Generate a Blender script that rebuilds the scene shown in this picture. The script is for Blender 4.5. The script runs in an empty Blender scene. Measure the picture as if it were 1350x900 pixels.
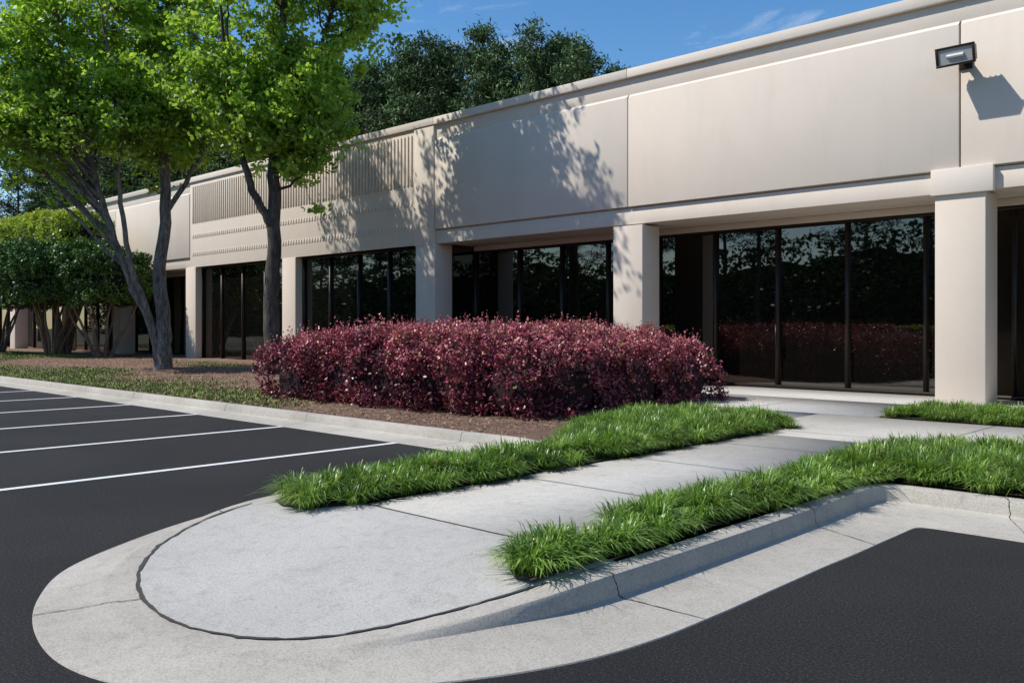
import bpy, math, numpy as np
from mathutils import Vector
R = np.random.default_rng(7)
sc = bpy.context.scene
COL = sc.collection

# ------------------------------------------------------------------ helpers
def link(o, parent=None):
    COL.objects.link(o)
    if parent: o.parent = parent
    return o
def empty(name):
    e = bpy.data.objects.new(name, None); COL.objects.link(e); e.empty_display_size = .2; return e
def np_mesh(name, V, F, mat, smooth=False, rnd=None, parent=None, mesh_only=False):
    V = np.ascontiguousarray(V, dtype=np.float32); F = np.ascontiguousarray(F, dtype=np.int32)
    me = bpy.data.meshes.new(name); m, k = F.shape
    me.vertices.add(len(V)); me.vertices.foreach_set('co', V.ravel())
    me.loops.add(m*k); me.loops.foreach_set('vertex_index', F.ravel())
    me.polygons.add(m); me.polygons.foreach_set('loop_start', np.arange(0, m*k, k, dtype=np.int32))
    me.update(calc_edges=True)
    if smooth: me.polygons.foreach_set('use_smooth', np.ones(m, dtype=bool))
    if rnd is not None:
        a = me.attributes.new('rnd', 'FLOAT', 'FACE'); a.data.foreach_set('value', np.ascontiguousarray(rnd, dtype=np.float32))
    me.materials.append(mat)
    if mesh_only: return me
    return link(bpy.data.objects.new(name, me), parent)
class MB:
    def __init__(s): s.v=[]; s.f=[]; s.n=0
    def add(s, V, F): s.v.append(np.asarray(V,float)); s.f.append(np.asarray(F)+s.n); s.n+=len(V)
    def box(s, x0,x1,y0,y1,z0,z1):
        V=[(x,y,z) for x in (x0,x1) for y in (y0,y1) for z in (z0,z1)]
        F=[(0,1,3,2),(4,6,7,5),(0,4,5,1),(2,3,7,6),(0,2,6,4),(1,5,7,3)]
        s.add(V,F)
    def quad(s,a,b,c,d): s.add([a,b,c,d],[(0,1,2,3)])
    def obj(s,name,mat,parent=None,smooth=False,bevel=0,rnd=None):
        o=np_mesh(name,np.concatenate(s.v),np.concatenate(s.f),mat,smooth,rnd,parent)
        if bevel:
            b=o.modifiers.new('bevel','BEVEL'); b.width=bevel; b.segments=2; b.limit_method='ANGLE'
        return o
def tube(P, rad, sides=8):
    P=np.asarray(P,float); n=len(P); T=np.gradient(P,axis=0); T/=np.linalg.norm(T,axis=1)[:,None]+1e-9
    ref=np.array([0,0,1.]) if abs(T[0,2])<.8 else np.array([1.,0,0])
    A=np.cross(T,ref); A/=np.linalg.norm(A,axis=1)[:,None]+1e-9; B=np.cross(T,A)
    th=np.linspace(0,2*np.pi,sides,endpoint=False)
    V=P[:,None,:]+(A[:,None,:]*np.cos(th)[None,:,None]+B[:,None,:]*np.sin(th)[None,:,None])*np.asarray(rad)[:,None,None]
    V=V.reshape(-1,3); F=[]
    for i in range(n-1):
        for j in range(sides):
            F.append((i*sides+j,i*sides+(j+1)%sides,(i+1)*sides+(j+1)%sides,(i+1)*sides+j))
    return V,np.array(F)
def unit(v): return v/(np.linalg.norm(v,axis=-1,keepdims=True)+1e-9)
def leaves(C, L, W, bias=None, fold=0.25):
    n=len(C); a=unit(R.normal(size=(n,3)))
    if bias is not None: a=unit(a+bias)
    b=unit(np.cross(a,R.normal(size=(n,3))))
    L=np.asarray(L).reshape(-1,1)*np.ones((n,1)); W=np.asarray(W).reshape(-1,1)*np.ones((n,1))
    c=np.cross(a,b)*L*fold*.5
    V=np.stack([C-a*L/2, C+b*W/2+c*.5, C+a*L/2, C-b*W/2+c*.5],axis=1).reshape(-1,3)
    F=np.arange(4*n).reshape(n,4); return V,F
def blades(base, H, spread, w, az=None):
    n=len(base)
    if az is None: az=R.uniform(0,2*np.pi,n)
    d=np.stack([np.cos(az),np.sin(az),np.zeros(n)],1); s=np.stack([-np.sin(az),np.cos(az),np.zeros(n)],1)
    ts=np.array([0,.38,.72,1.]); ws=np.array([.8,1,.8,.08])
    lay=[]
    for t,wk in zip(ts,ws):
        h=spread*t**1.5; z=H*(1.9*t-1.05*t*t*(.6+.75*np.clip(spread/(H+1e-6),0,1.1)))
        p=base+d*h[:,None]; p=p.copy(); p[:,2]+=z
        lay.append(p-s*(w*wk)[:,None]/2); lay.append(p+s*(w*wk)[:,None]/2)
    V=np.stack(lay,1).reshape(-1,3)
    i=np.arange(n)[:,None]*8
    F=np.concatenate([i+np.array([[0,1,3,2]]),i+np.array([[2,3,5,4]]),i+np.array([[4,5,7,6]])],1).reshape(-1,4)
    return V,F
def sstep(a,b,x):
    t=np.clip((x-a)/(b-a),0,1); return t*t*(3-2*t)
def vnoise(P,s=1.0,seed=0):
    r=np.random.default_rng(seed); out=0
    for k in range(6):
        d=r.normal(size=P.shape[1])*s*(1+.5*k); out=out+np.sin(P@d+r.uniform(0,6.28))/(1+.4*k)
    return out/3.0

# ------------------------------------------------------------------ materials
def mat(name):
    m=bpy.data.materials.new(name); m.use_nodes=True; nt=m.node_tree
    return m,nt,nt.nodes['Principled BSDF']
def N(nt,t,**kw):
    n=nt.nodes.new(t)
    for k,v in kw.items():
        if k in n.inputs: n.inputs[k].default_value=v
        else: setattr(n,k,v)
    return n
def ramp(nt,fac,stops):
    r=nt.nodes.new('ShaderNodeValToRGB'); cr=r.color_ramp
    while len(cr.elements)<len(stops): cr.elements.new(.5)
    for e,(p,c) in zip(cr.elements,stops):
        e.position=p; e.color=(c[0],c[1],c[2],1)
    nt.links.new(fac,r.inputs[0]); return r.outputs[0]
def noise(nt,co,scale,detail=4,rough=.55,dist=0):
    n=N(nt,'ShaderNodeTexNoise',Scale=scale,Detail=detail,Roughness=rough,Distortion=dist)
    nt.links.new(co,n.inputs['Vector']); return n.outputs['Fac']
def mixc(nt,f,a,b,mode='MIX'):
    n=nt.nodes.new('ShaderNodeMix'); n.data_type='RGBA'; n.blend_type=mode
    for sock,val in ((n.inputs[0],f),(n.inputs[6],a),(n.inputs[7],b)):
        if hasattr(val,'links') or hasattr(val,'is_linked'): nt.links.new(val,sock)
        else: sock.default_value=val if not isinstance(val,tuple) else (*val,1)[:4]
    return n.outputs[2]
def pos(nt):
    return nt.nodes.new('ShaderNodeNewGeometry').outputs['Position']
def scaled(nt,co,s):
    m=N(nt,'ShaderNodeMapping'); m.inputs['Scale'].default_value=s; nt.links.new(co,m.inputs['Vector']); return m.outputs[0]
def bump(nt,bs,h,strength=.3,dist=.01):
    b=N(nt,'ShaderNodeBump',Strength=strength,Distance=dist); nt.links.new(h,b.inputs['Height']); nt.links.new(b.outputs[0],bs.inputs['Normal'])

def m_asphalt():
    m,nt,b=mat('asphalt'); p=pos(nt)
    f=noise(nt,p,75,4,.8); g=noise(nt,p,.5,5,.6)
    c1=ramp(nt,f,[(.34,(.008,.008,.0085)),(.52,(.024,.0235,.024)),(.62,(.052,.051,.05)),(.72,(.17,.165,.155))])
    c2=ramp(nt,g,[(.3,(.75,.75,.76)),(.7,(1.25,1.22,1.18))])
    c=mixc(nt,1.0,c1,c2,'MULTIPLY'); nt.links.new(c,b.inputs['Base Color'])
    b.inputs['Roughness'].default_value=.85; b.inputs['Specular IOR Level'].default_value=.22
    bump(nt,b,f,.9,.012); return m
def m_concrete(name,lo,hi,sc_=1.0):
    m,nt,b=mat(name); p=pos(nt)
    g=noise(nt,p,.9,7,.55,.2); f=noise(nt,p,80,4,.8)
    c1=ramp(nt,g,[(.28,lo),(.5,tuple((np.array(lo)+hi)/2)),(.72,hi)])
    c2=ramp(nt,f,[(.3,(.62,.62,.62)),(.5,(1,1,1)),(.72,(1.2,1.19,1.16))])
    c=mixc(nt,1.0,c1,c2,'MULTIPLY')
    st=ramp(nt,noise(nt,p,9,7,.75),[(.33,(.84,.83,.81)),(.50,(1,1,1))])
    c=mixc(nt,1.0,c,st,'MULTIPLY')
    sp=ramp(nt,noise(nt,p,2.6,8,.8,.4),[(.60,(1,1,1)),(.70,(.80,.78,.75))])
    c=mixc(nt,1.0,c,sp,'MULTIPLY')
    nt.links.new(c,b.inputs['Base Color'])
    b.inputs['Roughness'].default_value=.88; b.inputs['Specular IOR Level'].default_value=.25
    bump(nt,b,noise(nt,p,65,5,.8),.6,.007); return m
def m_wall(name,base):
    m,nt,b=mat(name); p=pos(nt)
    base=np.array(base)
    g=noise(nt,p,.5,6,.6); s=noise(nt,scaled(nt,p,(2.2,2.2,.3)),.9,6,.65)
    c1=ramp(nt,g,[(.3,tuple(base*.955)),(.7,tuple(base*1.035))])
    c2=ramp(nt,s,[(.30,(.965,.96,.95)),(.50,(1,1,1))])
    c=mixc(nt,1.0,c1,c2,'MULTIPLY'); nt.links.new(c,b.inputs['Base Color'])
    b.inputs['Roughness'].default_value=.9; b.inputs['Specular IOR Level'].default_value=.2
    bump(nt,b,noise(nt,p,45,5,.7),.35,.008); return m
def m_simple(name,col,rough=.5,metal=0,spec=.5,nscale=0):
    m,nt,b=mat(name); b.inputs['Roughness'].default_value=rough; b.inputs['Metallic'].default_value=metal
    b.inputs['Specular IOR Level'].default_value=spec
    p=pos(nt); f=noise(nt,p,nscale or 12,5,.6); a=np.array(col)
    c=ramp(nt,f,[(.3,tuple(a*.85)),(.7,tuple(a*1.12))]); nt.links.new(c,b.inputs['Base Color']); return m
def m_leaf(name,stops,trans=.35,nscale=1.2,rough=.5,spec=.3,tcol=1.6,lo=.72):
    m,nt,b=mat(name); at=N(nt,'ShaderNodeAttribute',attribute_name='rnd'); p=pos(nt)
    c=ramp(nt,at.outputs['Fac'],stops)
    g=ramp(nt,noise(nt,p,nscale,3,.6),[(.3,(lo,lo,lo)),(.7,(1.22,1.2,1.15))])
    c=mixc(nt,1.0,c,g,'MULTIPLY'); nt.links.new(c,b.inputs['Base Color'])
    b.inputs['Roughness'].default_value=rough; b.inputs['Specular IOR Level'].default_value=spec
    if trans>0:
        t=N(nt,'ShaderNodeBsdfTranslucent'); c3=mixc(nt,1.0,c,(tcol,tcol,tcol*.6),'MULTIPLY'); nt.links.new(c3,t.inputs['Color'])
        mx=N(nt,'ShaderNodeMixShader'); mx.inputs[0].default_value=trans
        nt.links.new(b.outputs[0],mx.inputs[1]); nt.links.new(t.outputs[0],mx.inputs[2])
        nt.links.new(mx.outputs[0],nt.nodes['Material Output'].inputs['Surface'])
    return m
def m_bark(name,lo,hi):
    m,nt,b=mat(name); p=scaled(nt,pos(nt),(1,1,.25))
    f=noise(nt,p,18,6,.7); g=noise(nt,p,4,3)
    c=mixc(nt,1.0,ramp(nt,f,[(.35,lo),(.65,hi)]),ramp(nt,g,[(.35,(.7,.7,.7)),(.7,(1.15,1.15,1.12))]),'MULTIPLY')
    nt.links.new(c,b.inputs['Base Color']); b.inputs['Roughness'].default_value=.95
    bump(nt,b,f,.9,.03); return m
def m_mulch():
    m,nt,b=mat('mulch'); p=pos(nt)
    c1=ramp(nt,noise(nt,p,38,6,.8),[(.32,(.055,.03,.02)),(.5,(.23,.135,.092)),(.68,(.45,.30,.215))])
    c1=mixc(nt,1.0,c1,ramp(nt,noise(nt,p,1.5,4,.6),[(.35,(.7,.7,.7)),(.65,(1.15,1.12,1.1))]),'MULTIPLY')
    gr=ramp(nt,noise(nt,p,30,4,.7),[(.3,(.06,.09,.02)),(.7,(.19,.23,.06))])
    sx=N(nt,'ShaderNodeSeparateXYZ'); nt.links.new(p,sx.inputs[0])
    mr=N(nt,'ShaderNodeMapRange'); mr.inputs[1].default_value=-16; mr.inputs[2].default_value=-30; mr.inputs[3].default_value=-.2; mr.inputs[4].default_value=.06
    nt.links.new(sx.outputs[0],mr.inputs[0])
    my=N(nt,'ShaderNodeMapRange'); my.inputs[1].default_value=8.5; my.inputs[2].default_value=11; my.inputs[3].default_value=.08; my.inputs[4].default_value=-.20
    nt.links.new(sx.outputs[1],my.inputs[0])
    ad=N(nt,'ShaderNodeMath',operation='ADD'); nt.links.new(noise(nt,p,.7,4,.6),ad.inputs[0]); nt.links.new(mr.outputs[0],ad.inputs[1])
    a2=N(nt,'ShaderNodeMath',operation='ADD'); nt.links.new(ad.outputs[0],a2.inputs[0]); nt.links.new(my.outputs[0],a2.inputs[1])
    k=ramp(nt,a2.outputs[0],[(.5,(0,0,0)),(.6,(.8,.8,.8))])
    nt.links.new(mixc(nt,k,c1,gr),b.inputs['Base Color']); b.inputs['Roughness'].default_value=1
    bump(nt,b,noise(nt,p,36,6,.8),1,.04); return m
def m_glass():
    m,nt,b=mat('tinted_glass'); p=pos(nt)
    b.inputs['Base Color'].default_value=(.0045,.004,.0034,1); b.inputs['Roughness'].default_value=.012
    b.inputs['IOR'].default_value=2.0; b.inputs['Specular Tint'].default_value=(1,.95,.86,1)
    bump(nt,b,noise(nt,p,.9,2,.5),.06,.02); return m

ASPH=m_asphalt(); CONC=m_concrete('walk_concrete',(.40,.383,.355),(.49,.47,.435)); CURB=m_concrete('curb_concrete',(.36,.33,.285),(.51,.473,.415))
WALL=m_wall('painted_stucco',(.72,.625,.53)); COLM=m_wall('column_paint',(.70,.60,.50)); TRIM=m_wall('trim_paint',(.74,.65,.56))
GLASS=m_glass(); FRAME=m_simple('bronze_frame',(.026,.017,.013),.4,.3)
JOINT=m_simple('joint_filler',(.05,.047,.043),.95,nscale=30)
def m_paint():
    m,nt,b=mat('line_paint'); p=pos(nt)
    c=ramp(nt,noise(nt,p,60,5,.75),[(.30,(.25,.25,.25)),(.42,(.66,.66,.65)),(.7,(.76,.76,.75))]); nt.links.new(c,b.inputs['Base Color']); b.inputs['Roughness'].default_value=.75; return m
PAINT=m_paint()
SOIL=m_simple('dark_soil',(.05,.036,.025),1,nscale=30); MULCH=m_mulch()
LIRI=m_leaf('liriope_blades',[(0,(.045,.11,.018)),(.35,(.13,.25,.035)),(.7,(.23,.38,.07)),(.93,(.40,.52,.16)),(.985,(.46,.50,.25)),(1,(.52,.44,.24))],.3,2.0,.36,.45,1.4,.65)
LAWN=m_leaf('lawn_blades',[(0,(.07,.12,.02)),(.6,(.18,.26,.045)),(1,(.38,.37,.14))],0)
STRAW=m_leaf('straw',[(0,(.07,.04,.028)),(.5,(.28,.17,.115)),(1,(.56,.40,.29))],0,rough=.9,spec=.1)
TLEAF=m_leaf('tree_leaf',[(0,(.10,.18,.022)),(.5,(.23,.37,.05)),(1,(.42,.55,.11))],.5,.8,.45,.35,1.7)
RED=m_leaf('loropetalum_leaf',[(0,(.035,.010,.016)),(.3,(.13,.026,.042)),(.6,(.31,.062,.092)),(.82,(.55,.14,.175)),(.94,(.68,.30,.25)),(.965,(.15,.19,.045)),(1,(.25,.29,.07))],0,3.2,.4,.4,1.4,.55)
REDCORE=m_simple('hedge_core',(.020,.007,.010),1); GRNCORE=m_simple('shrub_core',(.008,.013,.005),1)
SHRUB=m_leaf('shrub_leaf',[(0,(.03,.07,.018)),(.6,(.09,.18,.04)),(1,(.19,.30,.065))],0,2,.45,.35)
SHRUBL=m_leaf('spring_shrub_leaf',[(0,(.11,.17,.02)),(.6,(.28,.38,.05)),(1,(.46,.50,.10))],.3,2,.4,.4)
PINE=m_leaf('pine_needles',[(0,(.03,.055,.02)),(.6,(.085,.15,.05)),(1,(.17,.25,.09))],0,.25,.6,.2,1.4,.6)
BARK=m_bark('grey_bark',(.07,.06,.052),(.34,.30,.26)); BARKD=m_bark('pine_bark',(.07,.045,.032),(.24,.17,.12)); BARKT=m_bark('dark_bark',(.03,.024,.02),(.13,.11,.09))
SBARK=m_bark('shrub_bark',(.14,.10,.075),(.40,.29,.22))

# ------------------------------------------------------------------ ground, lot
def m_ground():
    m,nt,b=mat('ground_grass'); p=pos(nt)
    c=ramp(nt,noise(nt,p,.15,6,.65),[(.35,(.05,.07,.02)),(.65,(.10,.085,.05))]); nt.links.new(c,b.inputs['Base Color']); b.inputs['Roughness'].default_value=1; return m
g=MB(); g.quad((-900,-900,-.04),(900,-900,-.04),(900,900,-.04),(-900,900,-.04)); g.obj('ground',m_ground())
a=MB(); a.quad((-75,-22,0),(30,-22,0),(30,7.3,0),(-75,7.3,0)); a.obj('asphalt_parking_lot',ASPH)
pl=MB()
for i in range(18):
    x=-8.75-2.62*i; pl.quad((x-.05,1.6,.004),(x+.05,1.6,.004),(x+.05,6.99,.004),(x-.05,6.99,.004))
for i in range(6):
    x=.6+2.62*i; pl.quad((x-.05,1.2,.004),(x+.05,1.2,.004),(x+.05,6.68,.004),(x-.05,6.68,.004))
pl.obj('parking_stall_lines',PAINT)

I=[(-9,7.6),(-8.0,7.6),(-7.0,7.58),(-6.35,7.2),(-6.05,6.5),(-6.0,5.5),(-6.0,4.5),(-5.97,3.5),(-5.86,3.0),(-5.62,2.6),(-5.3,2.32),(-4.9,2.1),(-4.5,1.98),(-4.05,1.96),(-3.68,2.08),(-3.42,2.32),(-3.25,2.65),(-3.12,3.0),(-3.03,3.4),(-3.0,3.9),(-3.0,5.0),(-3.0,6.3),(-3.0,7.0),(-2.97,7.35),(-2.85,7.5),(-2.5,7.52),(-2.0,7.52),(-1,7.52)]
O=[(-9,7.0),(-8.2,7.0),(-7.4,6.93),(-6.9,6.6),(-6.65,6.1),(-6.6,5.3),(-6.57,4.5),(-6.5,3.6),(-6.36,3.15),(-6.08,2.62),(-5.62,2.0),(-5.1,1.66),(-4.55,1.47),(-4.0,1.41),(-3.5,1.56),(-3.05,1.95),(-2.7,2.42),(-2.47,2.92),(-2.38,3.4),(-2.35,3.9),(-2.35,5.0),(-2.35,6.0),(-2.35,6.4),(-2.34,6.62),(-2.28,6.69),(-2.1,6.70),(-1.6,6.70),(-.8,6.70)]
def cr(P,sub=6):
    P=np.array(P,float); P=np.vstack([2*P[0]-P[1],P,2*P[-1]-P[-2]]); out=[]
    for i in range(1,len(P)-2):
        for t in np.arange(sub)/sub:
            out.append(.5*((2*P[i])+(-P[i-1]+P[i+1])*t+(2*P[i-1]-5*P[i]+4*P[i+1]-P[i+2])*t*t+(-P[i-1]+3*P[i]-3*P[i+1]+P[i+2])*t**3))
    out.append(P[-2]); return np.array(out)
Ic=cr(I,8); Oc=cr(O,8)
nl=50
lx=np.linspace(-70,-9,nl,endpoint=False); rx=np.linspace(-1,30,20)[1:]; rxo=np.linspace(-.8,30,20)[1:]
If=np.vstack([np.stack([lx,np.full(nl,7.6)],1),Ic,np.stack([rx,np.full(19,7.52)],1)])
Of=np.vstack([np.stack([lx,np.full(nl,7.0)],1),Oc,np.stack([rxo,np.full(19,6.70)],1)])
Of=Of+np.stack([vnoise(Of,1.1,21),vnoise(Of,1.1,22)],1)*.012
def zi(Y): return .03+.12*sstep(2.05,3.75,Y)
D=np.linalg.norm(Of-If,axis=1); U=(Of-If)/D[:,None]; z=zi(If[:,1]); hh=z-.03
offs=[(-.02+0*D,z-.03),(0*D,z),(.12+0*D,z+.0),(.140+0*D,z-.006*(hh/.12)),(.150+0*D,z-.022*(hh/.12)),(.170+0*D,.032+.006*(hh/.12)),(.195+0*D,.026),(D*.6,.017+0*D),(D,.006+0*D),(D+.01,-.01+0*D)]
CR=np.stack([np.column_stack([If+U*o[:,None],np.broadcast_to(zz,D.shape)]) for o,zz in offs],1); n,k,_=CR.shape
F=[(i*k+j,(i+1)*k+j,(i+1)*k+j+1,i*k+j+1) for i in range(n-1) for j in range(k-1)]
curb=np_mesh('concrete_curb_and_gutter',CR.reshape(-1,3),np.array(F),CURB,True)
curb.data.set_sharp_from_angle(angle=math.radians(28))
jm=MB()
def curb_joint(i,skew=0,w=.004):
    a=CR[i,1:9].copy(); b=[]
    for q in range(len(a)-1):
        for t in np.linspace(0,1,6,endpoint=False): b.append(a[q]*(1-t)+a[q+1]*t)
    b.append(a[-1]); a=np.array(b); t=unit(If[i+1]-If[i-1]); 
    s=np.linalg.norm(np.diff(a,axis=0,prepend=a[:1]),axis=1).cumsum(); s/=s[-1]
    wob=np.convolve(R.normal(size=len(a)+4),np.ones(5)/5,'valid')*.010
    ctr=a.copy(); ctr[:,:2]+=t*(s*skew+wob)[:,None]; ctr[:,2]+=.004
    l=ctr.copy(); r=ctr.copy(); ww=(w*R.uniform(.5,1.3,len(a)))[:,None]; l[:,:2]-=t*ww; r[:,:2]+=t*ww
    m=len(a); jm.add(np.vstack([l,r]),[(q,q+1,m+q+1,m+q) for q in range(m-1)])
def near(x,y): return int(np.argmin(np.hypot(If[:,0]-x,If[:,1]-y)))
for (x,y,s) in [(-3.0,3.75,.1),(-3,6.1,0),(-2.0,7.52,0),(-4.6,2.0,-.12),(-5.9,3.15,.05),(-6.0,5.6,0),(1,7.52,0)]: curb_joint(near(x,y),s)
for xx in np.arange(-66,-8,3.05): curb_joint(near(xx,7.6))
sel=[i for i in range(len(If)) if If[i,1]<3.45 and -6.1<If[i,0]<-2.9]
S=If[sel]; t=unit(np.gradient(S,axis=0)); nn=np.stack([-t[:,1],t[:,0]],1); wob=(R.normal(size=len(S))*.004)[:,None]
z=zi(S[:,1])+.0065
ww=(.005+.009*R.random(len(S)))[:,None]
V=np.vstack([np.column_stack([S+nn*(ww+wob),z]),np.column_stack([S-nn*(ww-wob),z])]); m=len(S)
jm.add(V,[(q,q+1,m+q+1,m+q) for q in range(m-1)])

wk=MB()
Ys=np.concatenate([np.linspace(1.965,2.2,14),np.linspace(2.25,3.95,40)])
lo=[i for i in range(nl,nl+len(Ic)) if If[i,1]<4.6 and If[i,0]<-4.2]; ro=[i for i in range(nl,nl+len(Ic)) if If[i,1]<4.6 and If[i,0]>-4.2]
L_=If[lo]; L_=L_[np.argsort(L_[:,1])]; R_=If[ro]; R_=R_[np.argsort(R_[:,1])]
rows=[]
for y in Ys:
    xl=np.interp(y,L_[:,1],L_[:,0]); xr=np.interp(y,R_[:,1],R_[:,0])
    rows.append([(x,y,zi(y)+.002) for x in np.linspace(xl,xr,12)])
rows=np.array(rows); m=12
wk.add(rows.reshape(-1,3),[(i*m+j,i*m+j+1,(i+1)*m+j+1,(i+1)*m+j) for i in range(len(Ys)-1) for j in range(m-1)])
wk.box(-5.3,-3.5,3.95,9.9,.05,.152)
wk.box(-5.9,30,9.9,12.8,.05,.1521)
wk.box(-9.2,-5.1,12.8,15.3,.05,.152)
wk.box(-8.0,-5.9,11.5,12.8,.05,.1519)
wk.box(-18.3,30,15.3,17.6,.05,.1522)
wk.obj('concrete_walkway',CONC)
def jline(x0,y0,x1,y1,w=.005,z=.157):
    d=unit(np.array([x1-x0,y1-y0])); q=np.array([-d[1],d[0]])*w
    nseg=12; P=np.stack([np.linspace(x0,x1,nseg),np.linspace(y0,y1,nseg)],1)+R.normal(size=(nseg,2))*.0015
    V=np.vstack([np.column_stack([P-q,np.full(nseg,z)]),np.column_stack([P+q,np.full(nseg,z)])])
    jm.add(V,[(i,i+1,nseg+i+1,nseg+i) for i in range(nseg-1)])
for y in (3.95,5.6,7.2,8.8,10.4): jline(-5.3,y,-3.5,y,.006)
jline(-5.9,12.8,0,12.8); jline(-9.2,15.3,0,15.3)
for x in (-7.2,-5.1,-3.5,-2): jline(x,12.8 if x<-5 else 9.9,x,15.3 if x<-5 else 12.8)
jm.obj('pavement_joints',JOINT)

gx=np.linspace(-75,30,420); gy=np.linspace(7.5,18,60); GX,GY=np.meshgrid(gx,gy,indexing='ij')
P2=np.stack([GX.ravel(),GY.ravel()],1)
def bedz(P):
    x,y=P[:,0],P[:,1]
    rise=.14*sstep(8,12,y)*sstep(-9,-14,x)
    return .135+rise+.02*vnoise(P,1.3,3)*sstep(7.7,8.6,y)*sstep(-8.5,-10,x)
Z=bedz(P2); m=len(gy)
F=[(i*m+j,(i+1)*m+j,(i+1)*m+j+1,i*m+j+1) for i in range(len(gx)-1) for j in range(m-1)]
np_mesh('mulch_bed',np.column_stack([P2,Z]),np.array(F),MULCH,True)
n=60000; x=R.uniform(-36,-7.5,n); y=7.66+R.random(n)**1.3*7; P=np.column_stack([x,y]); z=bedz(P)+R.uniform(.0,.035,n)
Cn=np.column_stack([P,z]); a=unit(np.column_stack([R.normal(size=(n,2)),R.normal(size=n)*.22])); 
b=unit(np.cross(a,np.array([0,0,1.]))+R.normal(size=(n,3))*.2); Ln=R.uniform(.03,.13,n)[:,None]; Wn=R.uniform(.004,.018,n)[:,None]
V=np.stack([Cn-a*Ln/2,Cn+b*Wn/2,Cn+a*Ln/2,Cn-b*Wn/2],1).reshape(-1,3)
np_mesh('mulch_straw_litter',V,np.arange(4*n).reshape(n,4),STRAW,rnd=R.random(n))
n=190000; x=R.uniform(-60,-12.5,n); y=R.uniform(7.65,14,n); P=np.column_stack([x,y])
msk=vnoise(P,.55,11)+sstep(-12.5,-16,x)*.5+.35*(1-sstep(8.6,9.8,y))-.9*sstep(9.8,11.2,y)*(x>-36)+.25*R.normal(size=n)>.33; P=P[msk]; n=len(P)
B_=np.column_stack([P,bedz(P)-.005]); h=R.uniform(.03,.08,n)
V,F=blades(B_,h,R.uniform(.01,.06,n),R.uniform(.012,.024,n))
np_mesh('lawn_grass',V,F,LAWN,rnd=np.repeat(np.clip(R.normal(.5,.25,n),0,1),3))

# ------------------------------------------------------------------ liriope
def inpoly(P,poly):
    poly=np.array(poly); c=np.zeros(len(P),bool); j=len(poly)-1
    for i in range(len(poly)):
        xi,yi=poly[i]; xj,yj=poly[j]
        c^=((yi>P[:,1])!=(yj>P[:,1]))&(P[:,0]<(xj-xi)*(P[:,1]-yi)/(yj-yi+1e-12)+xi); j=i
    return c
def edged(P,poly):
    poly=np.array(poly,float); d=np.full(len(P),9.)
    for i in range(len(poly)):
        a=poly[i]; b=poly[(i+1)%len(poly)]; t=np.clip(((P-a)@(b-a))/((b-a)@(b-a)),0,1)
        d=np.minimum(d,np.linalg.norm(P-(a+t[:,None]*(b-a)),axis=1))
    return d
def liriope(name,poly,dens,zb=.155,hs=1.0):
    poly=np.array(poly); mn=poly.min(0); mx=poly.max(0); ar=np.prod(mx-mn)
    e=empty(name)
    soil=np.column_stack([poly,np.full(len(poly),zb+.003)]); np_mesh('bed_soil',soil,np.arange(len(poly))[None],SOIL,parent=e)
    cd=48; nc=int(ar*cd); C=R.uniform(mn,mx,(nc,2)); C=C[inpoly(C,poly)]; nb=int(dens/cd)
    nc=len(C); ch=R.uniform(.80,1.12,nc)*hs*(.74+.34*sstep(0,.30,edged(C,poly))); ct=R.normal(0,.12,nc)
    off=R.normal(size=(nc*nb,2))*.042
    base=np.repeat(C,nb,0)+off
    n=len(base); az=np.arctan2(off[:,1],off[:,0])+R.normal(0,.5,n); hh=np.repeat(ch,nb)
    sp=R.uniform(.07,.31,n)*np.clip(hh,0,1); H=(R.uniform(.19,.255,n)-.08*(sp/.30)*R.random(n))*hh
    B=np.column_stack([base,np.full(n,zb)])
    V,F=blades(B,H,sp,R.uniform(.006,.0115,n),az)
    rn=np.clip(R.normal(.48,.22,n)+np.repeat(ct,nb),0,.94); rn=np.where(R.random(n)<.02,.95+.05*R.random(n),rn)
    np_mesh('liriope_leaves',V,F,LIRI,rnd=np.repeat(rn,3),parent=e); return e
liriope('liriope_border',[(-5.95,3.70),(-5.88,3.55),(-5.7,3.49),(-5.45,3.55),(-5.34,3.8),(-5.34,7.4),(-5.34,9.4),(-5.37,10.7),(-5.8,11.2),(-6.9,11.1),(-7.5,10.2),(-7.2,8.6),(-6.5,7.6),(-6.08,7.2),(-5.97,6.5)],7200)
liriope('liriope_border',[(-3.07,3.33),(-3.2,3.33),(-3.38,3.48),(-3.47,3.85),(-3.50,5),(-3.55,9.75),(-1,9.75),(3,9.75),(3,7.60),(-2.9,7.60),(-3.04,7.3)],7200)
liriope('liriope_border',[(-5.0,12.95),(-5.02,14.2),(-4.6,14.45),(1,14.45),(1,12.95)],4000,hs=.88)

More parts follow.
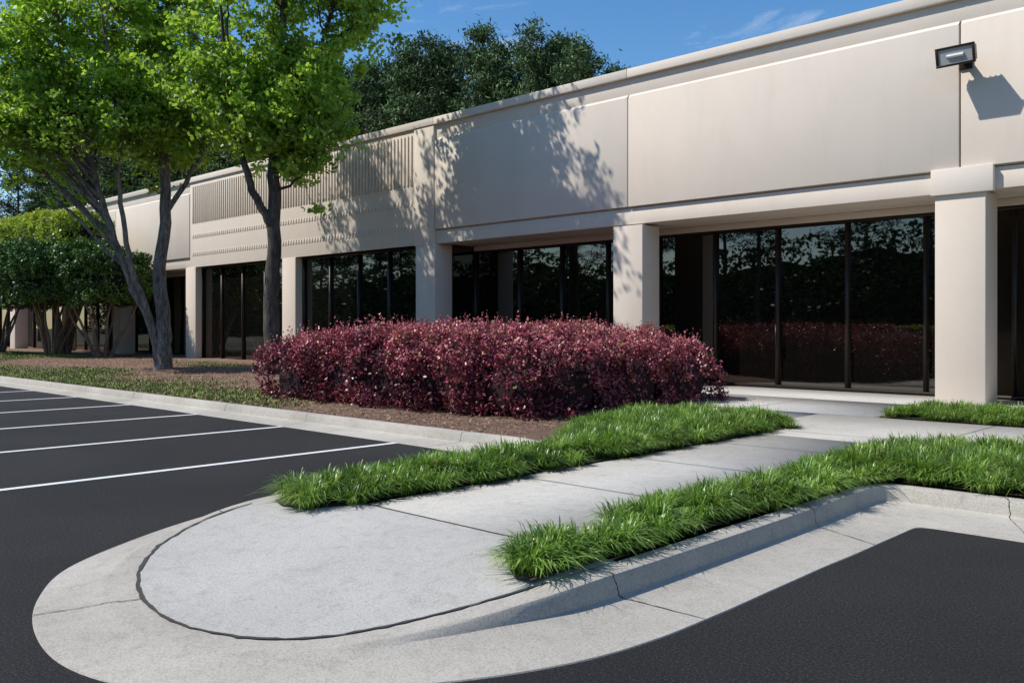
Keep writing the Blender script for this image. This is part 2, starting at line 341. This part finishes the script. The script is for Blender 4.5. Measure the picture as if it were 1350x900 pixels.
# ------------------------------------------------------------------ hedge
def hedge(name,blobs,nleaf,leafm,corem,L=(.05,.085),zmin=.15,rough=.13,shoots=0,seed=1,tint=.0,cs=.84):
    e=empty(name); core=MB(); allC=[];allN=[]
    areas=np.array([b[3]*b[4]+ (b[3]+b[4])*b[5] for b in blobs]); 
    for bi,(cx,cy,cz,rx,ry,rz) in enumerate(blobs):
        nn=int(nleaf*areas[bi]/areas.sum())
        d=unit(R.normal(size=(nn,3)));  d[:,2]=np.where(d[:,2]<-.75,-d[:,2],d[:,2])
        p=np.sign(d)*np.abs(d)**.62; s=(np.abs(p)**2.8).sum(1)**(1/2.8); p=p/s[:,None]
        q=p*np.array([rx,ry,rz]); w=q+np.array([cx,cy,cz])
        dis=1+rough*vnoise(w,2.2,seed)*.6+rough*.5*vnoise(w,6,seed+1)
        depth=1-np.abs(R.normal(0,.10,nn))
        w=np.array([cx,cy,cz])+q*(dis*depth)[:,None]
        allC.append(w); allN.append(unit(d)); 
        u=np.linspace(0,2*np.pi,28,endpoint=False); v=np.linspace(-1.5,1.5,12)
        U,Vv=np.meshgrid(u,v,indexing='ij'); dd=np.stack([np.cos(U)*np.cos(Vv),np.sin(U)*np.cos(Vv),np.sin(Vv)],-1).reshape(-1,3)
        pp=np.sign(dd)*np.abs(dd)**.62; s=(np.abs(pp)**2.8).sum(1)**(1/2.8); pp=pp/s[:,None]*np.array([rx,ry,rz])*cs+np.array([cx,cy,cz])
        Fc=[(i*12+j,((i+1)%28)*12+j,((i+1)%28)*12+j+1,i*12+j+1) for i in range(28) for j in range(11)]
        core.add(pp,Fc)
    C=np.concatenate(allC); Nn=np.concatenate(allN); ok=C[:,2]>zmin; C=C[ok]; Nn=Nn[ok]
    keep=np.ones(len(C),bool)
    for (cx,cy,cz,rx,ry,rz) in blobs:
        s=((np.abs((C-np.array([cx,cy,cz]))/np.array([rx,ry,rz])))**2.8).sum(1)**(1/2.8); keep&=s>.76
    C=C[keep];Nn=Nn[keep]
    n=len(C); V,F=leaves(C,R.uniform(*L,n),R.uniform(*L,n)*.6,bias=Nn*.5+np.array([0,0,.25]))
    zt=max(b[2]+b[5] for b in blobs)
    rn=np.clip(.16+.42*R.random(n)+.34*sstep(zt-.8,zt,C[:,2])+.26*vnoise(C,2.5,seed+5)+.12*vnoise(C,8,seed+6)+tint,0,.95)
    rn=np.where(R.random(n)<.025,.97+R.random(n)*.03,rn)
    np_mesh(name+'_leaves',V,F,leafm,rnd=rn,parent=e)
    if shoots:
        vs=[];fs=[];rs=[];k0=0
        top=C[(Nn[:,2]>.0)]; idx=R.choice(len(top),shoots); 
        for p in top[idx]:
            m=int(R.integers(5,10)); hgt=R.uniform(.06,.27); dr=unit(np.array([R.normal()*.45,R.normal()*.45-.15,1.]))
            cc=p+dr*np.linspace(0,hgt,m)[:,None]+R.normal(size=(m,3))*.012
            v,f=leaves(cc,R.uniform(.035,.06,m),R.uniform(.018,.03,m),bias=dr*.7); vs.append(v); fs.append(f+k0); k0+=len(v); rs.append(np.clip(R.normal(.82,.09,m),0,.95))
        np_mesh(name+'_shoots',np.concatenate(vs),np.concatenate(fs),leafm,rnd=np.concatenate(rs),parent=e)
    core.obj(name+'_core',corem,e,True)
    return e
blobs=[]
for xi,cx in enumerate(np.linspace(-14.1,-9.35,7)):
    for yi,cy in enumerate(np.linspace(9.75,13.1,3)):
        end=xi in (0,6)
        blobs.append((cx+R.uniform(-.15,.15),cy+R.uniform(-.12,.12)+.25*(cx+14.3)/5,.60-.10*end,1.06+R.uniform(0,.16),1.05+R.uniform(0,.16),.80-.08*end+R.uniform(-.10,.08)))
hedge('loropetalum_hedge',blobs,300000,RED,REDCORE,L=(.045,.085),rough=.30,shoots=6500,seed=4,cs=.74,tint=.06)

# ------------------------------------------------------------------ trees
RV=np.array([.7206,.6934,0]); FV=np.array([-.6934,.7206,0])
def build_tree(name,base,trunks,blobsets,ntip,leafn,leafL,barkm,leafm,clr=.62):
    e=empty(name); e.location=base; mb=MB()
    loc=lambda q: q[...,0:1]*RV+q[...,1:2]*FV+q[...,2:3]*np.array([0,0,1.])
    nodes=[];rads=[]
    for pts,r0,r1 in trunks:
        P=cr(loc(np.array(pts,float)),5); m=len(P); P[1:-1]+=R.normal(size=(m-2,3))*.02
        rr=np.linspace(1,0,m)**.85*(r0-r1)+r1
        if pts[0][2]<=.05: rr[0]*=1.55; rr[1]*=1.18
        v,f=tube(P,rr,12); mb.add(v,f); nodes.append(P[m//3:]); rads.append(rr[m//3:])
    nodes=np.concatenate(nodes); rads=np.concatenate(rads)
    W=np.array([b[6] for b in blobsets],float); W/=W.sum(); tips=[]
    for i in range(ntip):
        b=blobsets[R.choice(len(blobsets),p=W)]; d=unit(R.normal(size=3)); q=d*R.random()**.42
        tips.append(np.array([b[0]+q[0]*b[3],b[1]+q[1]*b[4],b[2]+q[2]*b[5]]))
    tips=loc(np.array(tips)); LC=[]
    for tp in tips:
        dz=tp[2]-nodes[:,2]; hd=np.linalg.norm(tp[:2]-nodes[:,:2],axis=1)
        cost=hd+np.abs(dz-hd*.75)*1.0+np.where(dz<0,4,0); s=np.argmin(cost); st=nodes[s]
        mid=(st+tp)/2+np.array([0,0,.10*np.linalg.norm(tp-st)])+R.normal(size=3)*.15
        P=cr([st,mid,tp],5); m=len(P); P[1:]+=R.normal(size=(m-1,3))*.03
        r0=min(rads[s]*.6,.022*np.linalg.norm(tp-st)+.012); v,f=tube(P,np.linspace(r0,.008,m),5); mb.add(v,f)
        for _ in range(6):
            st2=P[R.integers(m//2,m)]; e2=st2+R.normal(size=3)*clr*.75+np.array([0,0,.12]); v,f=tube([st2,(st2+e2)/2+R.normal(size=3)*.05,e2],[.010,.007,.004],4); mb.add(v,f); LC.append(e2)
        LC.append(tp)
        if R.random()<.6: LC.append(P[int(m*.7)])
    LC=np.array(LC); per=leafn//len(LC); n=per*len(LC)
    C=np.repeat(LC,per,0)+ (R.normal(size=(n,3))*np.array([.5,.5,.28]))*clr*np.repeat(R.uniform(.3,.85,len(LC)),per)[:,None]
    V,F=leaves(C,R.uniform(*leafL,n),R.uniform(*leafL,n)*.62,bias=np.array([0,0,-.35]))
    rn=np.clip(R.normal(.5,.2,n)+.14*np.repeat(R.normal(size=len(LC)),per),0,1)
    mb.obj(name+'_trunk',barkm,e,True); np_mesh(name+'_foliage',V,F,leafm,rnd=rn,parent=e)
    return e
build_tree('shade_tree',(-24.4,11.2,.2),
 [([(0,0,-.1),(.02,0,1),(-.10,0,2.6),(.05,.1,4.6),(-.1,.2,7),(.1,.1,9.5),(0,0,12)],.23,.05),
  ([(-.05,0,-.1),(-.28,-.1,1.2),(-.85,-.2,2.6),(-1.5,-.3,4.4),(-2.0,-.4,6.4),(-2.7,-.4,9),(-2.9,-.4,11)],.13,.04),
  ([(-.3,-.1,1.4),(-.75,-.5,3.2),(-.9,-.8,5),(-.7,-1.2,7),(-.9,-1.8,9.5)],.085,.03),
  ([(0,.1,4.4),(.9,.2,6),(1.5,.3,8),(1.7,.2,10)],.08,.03)],
 [(-.2,0,8.6,2.2,2.4,3.0,1.0),(-3.4,-.4,8.4,2.6,2.4,2.8,1.3),(-1.6,0,11.4,3.6,2.8,2.4,.9),(-2.4,-.5,7.1,3.4,2.0,1.2,.55),(.6,0,6.7,1.6,1.5,1.0,.3),(-4.8,0,7.2,1.6,1.6,1.6,.5)],
 155,64000,(.10,.20),BARK,TLEAF,.66)
build_tree('shade_tree',(-19.3,11.9,.2),
 [([(-.28,0,-.1),(-.28,0,1.5),(-.25,0,3),(-.2,0,5),(-.2,.1,7.2),(0,.1,9.5),(.1,0,12)],.22,.05),
  ([(-.26,0,3.7),(-.7,-.1,4.6),(-1.1,-.1,5.8),(-1.35,-.1,7.4),(-1.5,-.2,9.2)],.11,.03),
  ([(-.2,0,5.4),(.35,.1,6.7),(.9,.1,8.2),(1.4,.1,10)],.085,.025)],
 [(-.3,0,9.4,2.3,2.4,3.5,1.2),(1.6,0,9.8,1.3,1.6,1.4,.5),(-1.3,0,7.3,1.2,1.6,1.2,.35),(.8,0,6.9,1.0,1.2,1.4,.36),(1.1,0,5.9,.55,.8,.6,.12),(-.2,-.3,6.3,1.1,1.0,.8,.14),(0,.3,12.2,2.4,2.4,1.8,.5)],
 126,46000,(.10,.20),BARKT,TLEAF,.57)

def shrub(name,base,blobs,nst,leafm,nleaf,L=(.09,.15),spread=1.5,h=2.4):
    e=hedge(name,blobs,nleaf,leafm,GRNCORE,L=L,zmin=.8,rough=.34,seed=int(R.integers(100)),tint=.08,cs=.72)
    mb=MB()
    for i in range(nst):
        an=2*np.pi*i/nst+R.uniform(-.3,.3); d=np.array([np.cos(an),np.sin(an)])*spread*R.uniform(.4,1)
        P=[(base[0]+d[0]*.12,base[1]+d[1]*.12,.05),(base[0]+d[0]*.4,base[1]+d[1]*.4,h*.4),(base[0]+d[0]*.7+R.normal()*.1,base[1]+d[1]*.7+R.normal()*.1,h*.75),(base[0]+d[0],base[1]+d[1],h*1.2)]
        P=cr(P,4); v,f=tube(P,np.linspace(.075,.035,len(P)),7); mb.add(v,f)
    mb.obj(name+'_stems',SBARK,e,True); return e
shrub('evergreen_shrub',(-38.5,13.0),[(-38.5,13.0,3.6,2.3,2.2,1.35),(-37.3,12.2,3.2,1.5,1.4,1.0),(-39.9,13.4,3.3,1.7,1.6,1.1)],10,SHRUB,56000,h=2.3)
shrub('evergreen_shrub',(-35.8,14.0),[(-35.8,14.0,3.3,1.7,1.6,1.25),(-36.6,13.6,3.6,1.6,1.5,1.2)],8,SHRUB,34000,h=2.2)
shrub('evergreen_shrub',(-44.0,12.6),[(-44,12.6,3.4,2.4,2.2,1.4),(-42.4,12.4,3.2,1.8,1.7,1.1)],9,SHRUB,36000,h=2.2)
shrub('spring_shrub',(-41.5,14.6),[(-41.3,13.9,5.0,2.2,1.5,1.25),(-38.6,13.9,5.1,1.8,1.3,1.2),(-44.4,13.6,5.2,2.2,1.5,1.2)],8,SHRUBL,50000,h=4)
hedge('low_shrub',[(-52+2.0*i,10.2+.4*math.sin(i),.35,1.2,1.0,.5) for i in range(4)],14000,SHRUB,GRNCORE,seed=9)

# pines
def pine_mesh(h):
    mb=MB(); zz=np.linspace(0,h,9); P=np.column_stack([np.cumsum(R.normal(0,.10,9)),np.cumsum(R.normal(0,.10,9)),zz])
    v,f=tube(P,np.linspace(.26,.05,9),7); mb.add(v,f); LC=[]
    for i in range(64):
        t=R.random()**.8; z=h*(.42+.57*t); rad=(2.9*(1-t)**.75+.35)*R.uniform(.35,1.15); an=R.uniform(0,6.28)
        c=np.array([np.interp(z,zz,P[:,0]),np.interp(z,zz,P[:,1]),z]); e2=c+np.array([np.cos(an)*rad,np.sin(an)*rad,rad*.30+R.uniform(-.2,.3)])
        v,f=tube([c,(c+e2)/2+np.array([0,0,-.1]),e2],[.07,.045,.02],4); mb.add(v,f); LC+= [e2,c+(e2-c)*.6+R.normal(size=3)*.2]
    LC=np.array(LC); per=46; n=per*len(LC)
    C=np.repeat(LC,per,0)+R.normal(size=(n,3))*np.array([.38,.38,.22])
    V,F=leaves(C,R.uniform(.25,.5,n),R.uniform(.07,.13,n),bias=np.array([0,0,.8]))
    rn=np.clip(R.normal(.45,.2,n)+.18*np.repeat(R.normal(size=len(LC)),per),0,1)
    t=mb.obj('pt',BARKD,None,True); me=t.data; bpy.data.objects.remove(t)
    return me,np_mesh('pf',V,F,PINE,rnd=rn,mesh_only=True)
PM=[pine_mesh(22) for i in range(5)]
pf=empty('pine_forest')
def pine(x,y,s=1,wd_=1.1):
    a,b=PM[R.integers(len(PM))]; rz=R.uniform(0,6.28); sx=s*R.uniform(.9,1.2)*wd_
    for d,nm in ((a,'pine_trunk'),(b,'pine_needles')):
        o=bpy.data.objects.new(nm,d); o.location=(x,y,-.1); o.rotation_euler=(0,0,rz); o.scale=(sx,sx,s); link(o,pf)
def hsc(x): return np.interp(-x,[36,38,42,48,60,140],[.84,.93,1.04,1.12,1.20,1.24])
for row,(yy,st) in enumerate(((50,2.2),(56,2.6))):
    for x in np.arange(-150,-36.9-row*4,st): pine(x+R.normal()*.5,yy+R.normal()*1.0,hsc(x)*R.uniform(.93,1.05))
for i in range(34): pine(R.uniform(-150,-90),R.uniform(0,46),R.uniform(.7,.95))
for x in np.arange(-190,50,6.0): pine(x+R.normal(),-46+R.normal()*3,R.uniform(.75,1.0),1.3)
def woods(name,x0,x1,y,hgt,nleaf,dep=3.5,seed=0):
    e=empty(name); x=R.uniform(x0,x1,nleaf); prof=hgt*(1+.22*vnoise(x[:,None],.22,seed)+.12*vnoise(x[:,None],.8,seed+1))
    z=R.random(nleaf)**.8*prof; yy=y+R.normal(size=nleaf)*.5+dep*.5*vnoise(np.column_stack([x,z]),.5,seed+2)
    V,F=leaves(np.column_stack([x,yy,z]),R.uniform(.35,.65,nleaf),R.uniform(.22,.45,nleaf))
    rn=np.clip(R.normal(.42,.15,nleaf)+.3*vnoise(np.column_stack([x,z]),.9,seed+3),0,1)
    np_mesh('understory_leaves',V,F,SHRUB,rnd=rn,parent=e)
    xs=np.linspace(x0,x1,200); pz=hgt*(1+.22*vnoise(xs[:,None],.22,seed))*.82
    yb=y+np.sign(y)*dep*.9
    V=np.vstack([np.column_stack([xs,np.full(200,yb),np.full(200,-.02)]),np.column_stack([xs,np.full(200,yb),pz])])
    np_mesh('understory_core',V,np.array([(i,i+1,201+i,200+i) for i in range(199)]),GRNCORE,parent=e)
woods('backdrop_woods',-200,60,-40,9.5,52000,seed=31)  # unseen backdrop behind the camera, added so the glass reflects trees, not pale sky
woods('backdrop_woods',-160,-44,62,10,20000,seed=37)
hedge('reflection_hedge',[(-46+1.9*i,-24+.3*math.sin(i*1.7),.7,1.25,1.1,.85) for i in range(28)],34000,SHRUBL,GRNCORE,L=(.10,.18),seed=19)  # unseen hedge across the lot, added for yellow-green reflections in the windows

# ------------------------------------------------------------------ building
B=empty('office_building')
ZT=7.17; colx=[-4.93-6.9*i for i in range(0,10)]; colx_r=[2.0,8.9,15.8,22.7]
w=MB(); chm=MB()
w.box(-70,24,16.10,16.30,4.10,6.97)
w.box(-70,24,16.055,16.10,6.60,6.97)
def panel(x0,x1):
    w.box(x0,x1,16.0,16.098,4.12,6.545)
    chm.quad((x0,16.001,6.546),(x1,16.001,6.546),(x1,16.056,6.612),(x0,16.056,6.612))
edges=[-18.34,-11.83,-4.93,1.97,8.87,15.77,24]
for a0,b0 in zip(edges[:-1],edges[1:]): panel(a0+.016,b0-.016)
for i in range(5): panel(-32.62-6.9*(i+1)+.016,-32.62-6.9*i-.016)
w.box(-19.18,-18.36,15.985,16.098,3.70,6.96)
w.box(-32.60,-19.19,16.02,16.098,3.73,6.96)
for (z0,z1,pr) in ((4.16,4.30,16.002),(4.84,4.98,16.002),(5.42,6.82,15.988)):
    for x in np.arange(-32.4,-19.35,.155): w.box(x,x+.075,pr,16.018,z0,z1)
w.box(-18.35,24,16.07,16.30,3.73,4.085); w.box(-70,-32.62,16.07,16.30,3.73,4.085)
w.box(-70,-69.8,16.31,48,0,6.97); w.box(23.8,24,16.31,48,0,6.97); w.box(-70,24,47.8,48,0,6.97)
w.obj('upper_wall_panels',WALL,B,bevel=.005)
chm.obj('panel_chamfer',TRIM,B)
t=MB()
for a0,b0 in zip([-70,-32.62,-18.35,-11.83,-4.93,1.97,8.87,15.77],[-32.62,-18.35,-11.83,-4.93,1.97,8.87,15.77,24]):
    t.box(a0+.006,b0-.006,15.96,16.45,6.975,ZT)
t.box(-5.38,-4.40,15.94,16.069,3.69,4.13); t.box(1.5,2.5,15.94,16.069,3.69,4.13)
t.box(-18.35,24,16.31,17.75,3.74,3.95); t.box(-70,-32.62,16.31,17.75,3.74,3.95)
t.box(-18.3,24,17.44,17.74,3.60,3.735); t.box(-70,-32.62,17.44,17.74,3.60,3.735)
t.obj('coping_and_soffit',TRIM,B,bevel=.008)
c=MB()
for x in colx+colx_r:
    flush=-33<x<-18.5
    c.box(x-.40,x+.40,16.0,16.65,.05,3.70 if not flush else 3.729)
c.obj('columns',COLM,B,bevel=.012)
rf=MB(); rf.quad((-69.9,16.2,6.8),(23.9,16.2,6.8),(23.9,47.9,6.8),(-69.9,47.9,6.8)); rf.obj('roof',m_simple('roof_membrane',(.4,.4,.4),.9),B)
gl=MB(); fr=MB()
def glazing(x0,x1,y,z0,z1,pitch,start=None):
    xs=[x0]; x=(start if start is not None else x0+pitch)
    while x<x1-.3: 
        if x>x0+.3: xs.append(x)
        x+=pitch
    xs.append(x1)
    for a,b in zip(xs[:-1],xs[1:]):
        e1,e2,e3=R.normal(size=3)*.0035
        gl.quad((a,y+.05+e1,z0),(b,y+.05-e1,z0),(b,y+.05-e1+e2,z1),(a,y+.05+e1+e2,z1))
    for x in xs: fr.box(x-.032,x+.032,y-.03,y+.10,z0+.065,z1-.065)
    fr.box(x0-.032,x1+.032,y-.032,y+.102,z0,z0+.064); fr.box(x0-.032,x1+.032,y-.032,y+.102,z1-.064,z1)
glazing(-18.3,23.7,17.5,.16,3.60,1.51,-6.0-1.51*8)
glazing(-69.7,-32.7,17.5,.16,3.60,1.51)
glazing(-25.18,-19.17,16.28,.16,3.725,1.5)
glazing(-32.16,-26.05,16.28,.16,3.725,1.52)
for xx in (-18.32,):
    gl.quad((xx,16.66,.16),(xx,17.46,.16),(xx,17.46,3.73),(xx,16.66,3.73))
gl.quad((-32.66,17.46,.16),(-32.66,16.66,.16),(-32.66,16.66,3.73),(-32.66,17.46,3.73))
fr.box(-5.80,-5.70,17.45,17.60,.225,3.535); fr.box(-9.02,-8.99,17.40,17.44,1.0,1.5)
gl.obj('window_glass',GLASS,B); fr.obj('window_frames',FRAME,B)
lowb=MB(); lowb.box(-32.6,-18.4,16.22,16.60,.02,.155); lowb.obj('window_curb',COLM,B)

# ------------------------------------------------------------------ floodlight on wall
FL=empty('wall_floodlight'); FL.location=(-4.83,15.62,5.92); 
tilt=math.radians(14)
fb=MB()
hw,hh=.29,.14
Vh=[(-hw,-.16,-hh),(hw,-.16,-hh),(hw,-.16,hh),(-hw,-.16,hh),(-hw*.86,.10,-hh*.72),(hw*.86,.10,-hh*.72),(hw*.86,.10,hh*.9),(-hw*.86,.10,hh*.9)]
fb.add(Vh,[(0,1,2,3),(5,4,7,6),(4,0,3,7),(1,5,6,2),(3,2,6,7),(4,5,1,0)])
for (x0,x1,z0,z1) in ((-hw-.012,hw+.012,hh-.02,hh+.018),(-hw-.012,hw+.012,-hh-.018,-hh+.02),(-hw-.012,-hw+.03,-hh+.021,hh-.021),(hw-.03,hw+.012,-hh+.021,hh-.021)):
    fb.box(x0,x1,-.195,-.161,z0,z1)
for i in range(7): fb.box(-.24+.08*i-.006,-.24+.08*i+.006,.0,.115,-.06,.12)
hs=fb.obj('housing',FRAME,FL,bevel=.004); hs.rotation_euler=(tilt,0,0)
ln=MB(); ln.quad((-hw+.03,-.175,-hh+.02),(hw-.03,-.175,-hh+.02),(hw-.03,-.175,hh-.02),(-hw+.03,-.175,hh-.02))
l=ln.obj('lens',m_simple('lens',(.42,.43,.43),.2,.1,.8,nscale=9),FL); l.rotation_euler=(tilt,0,0)
rl=MB(); v,f=tube([(-.13,-.18,0),(.13,-.18,0)],[.03,.03],8); rl.add(v,f); r_=rl.obj('lamp_tube',m_simple('lamp_tube',(.7,.7,.66),.2),FL,True); r_.rotation_euler=(tilt,0,0)
ar=MB(); ar.box(-.05,.05,.05,.38,-.05,.03); ar.box(-.10,.10,.345,.379,-.16,.13); ar.obj('bracket',FRAME,FL,bevel=.004)

# ------------------------------------------------------------------ light, sky, camera
sd=Vector((.29,.30,-.48)).normalized()
sl=bpy.data.lights.new('sun','SUN'); sl.energy=5.0; sl.angle=math.radians(.5); sl.color=(1,.96,.89)
so=bpy.data.objects.new('sun',sl); COL.objects.link(so); so.rotation_euler=sd.to_track_quat('-Z','Y').to_euler(); so.location=(-20,-20,30)
wd=bpy.data.worlds.new('World'); sc.world=wd; wd.use_nodes=True; nt=wd.node_tree
bg=nt.nodes['Background']; sky=nt.nodes.new('ShaderNodeTexSky'); sky.sky_type='NISHITA'; sky.sun_disc=False
sky.sun_elevation=math.asin(-sd.z); sky.sun_rotation=math.radians(224); sky.air_density=1.0; sky.dust_density=.2; sky.ozone_density=2.0; sky.altitude=200
tc=nt.nodes.new('ShaderNodeTexCoord'); mp=nt.nodes.new('ShaderNodeMapping'); mp.inputs['Scale'].default_value=(2.2,4.5,9); mp.inputs['Rotation'].default_value=(.2,.15,.5)
nt.links.new(tc.outputs['Generated'],mp.inputs[0])
hsv=nt.nodes.new('ShaderNodeHueSaturation'); hsv.inputs['Saturation'].default_value=1.28; hsv.inputs['Value'].default_value=1.15; nt.links.new(sky.outputs[0],hsv.inputs['Color'])
cf=noise(nt,mp.outputs[0],1.6,9,.66,.8); cm=ramp(nt,cf,[(.54,(0,0,0)),(.80,(.6,.6,.6))])
cl=mixc(nt,cm,hsv.outputs[0],(6.0,6.4,6.9)); nt.links.new(cl,bg.inputs[0]); bg.inputs[1].default_value=.135
cam=bpy.data.cameras.new('camera'); co=bpy.data.objects.new('camera',cam); COL.objects.link(co)
co.location=(0,0,1.45); co.rotation_euler=(math.radians(90),0,math.radians(43.9)); cam.sensor_width=36; cam.lens=31.2; cam.shift_y=-.0141; cam.clip_end=2000
sc.camera=co
sc.view_settings.view_transform='Standard'; sc.view_settings.look='None'; sc.view_settings.exposure=0
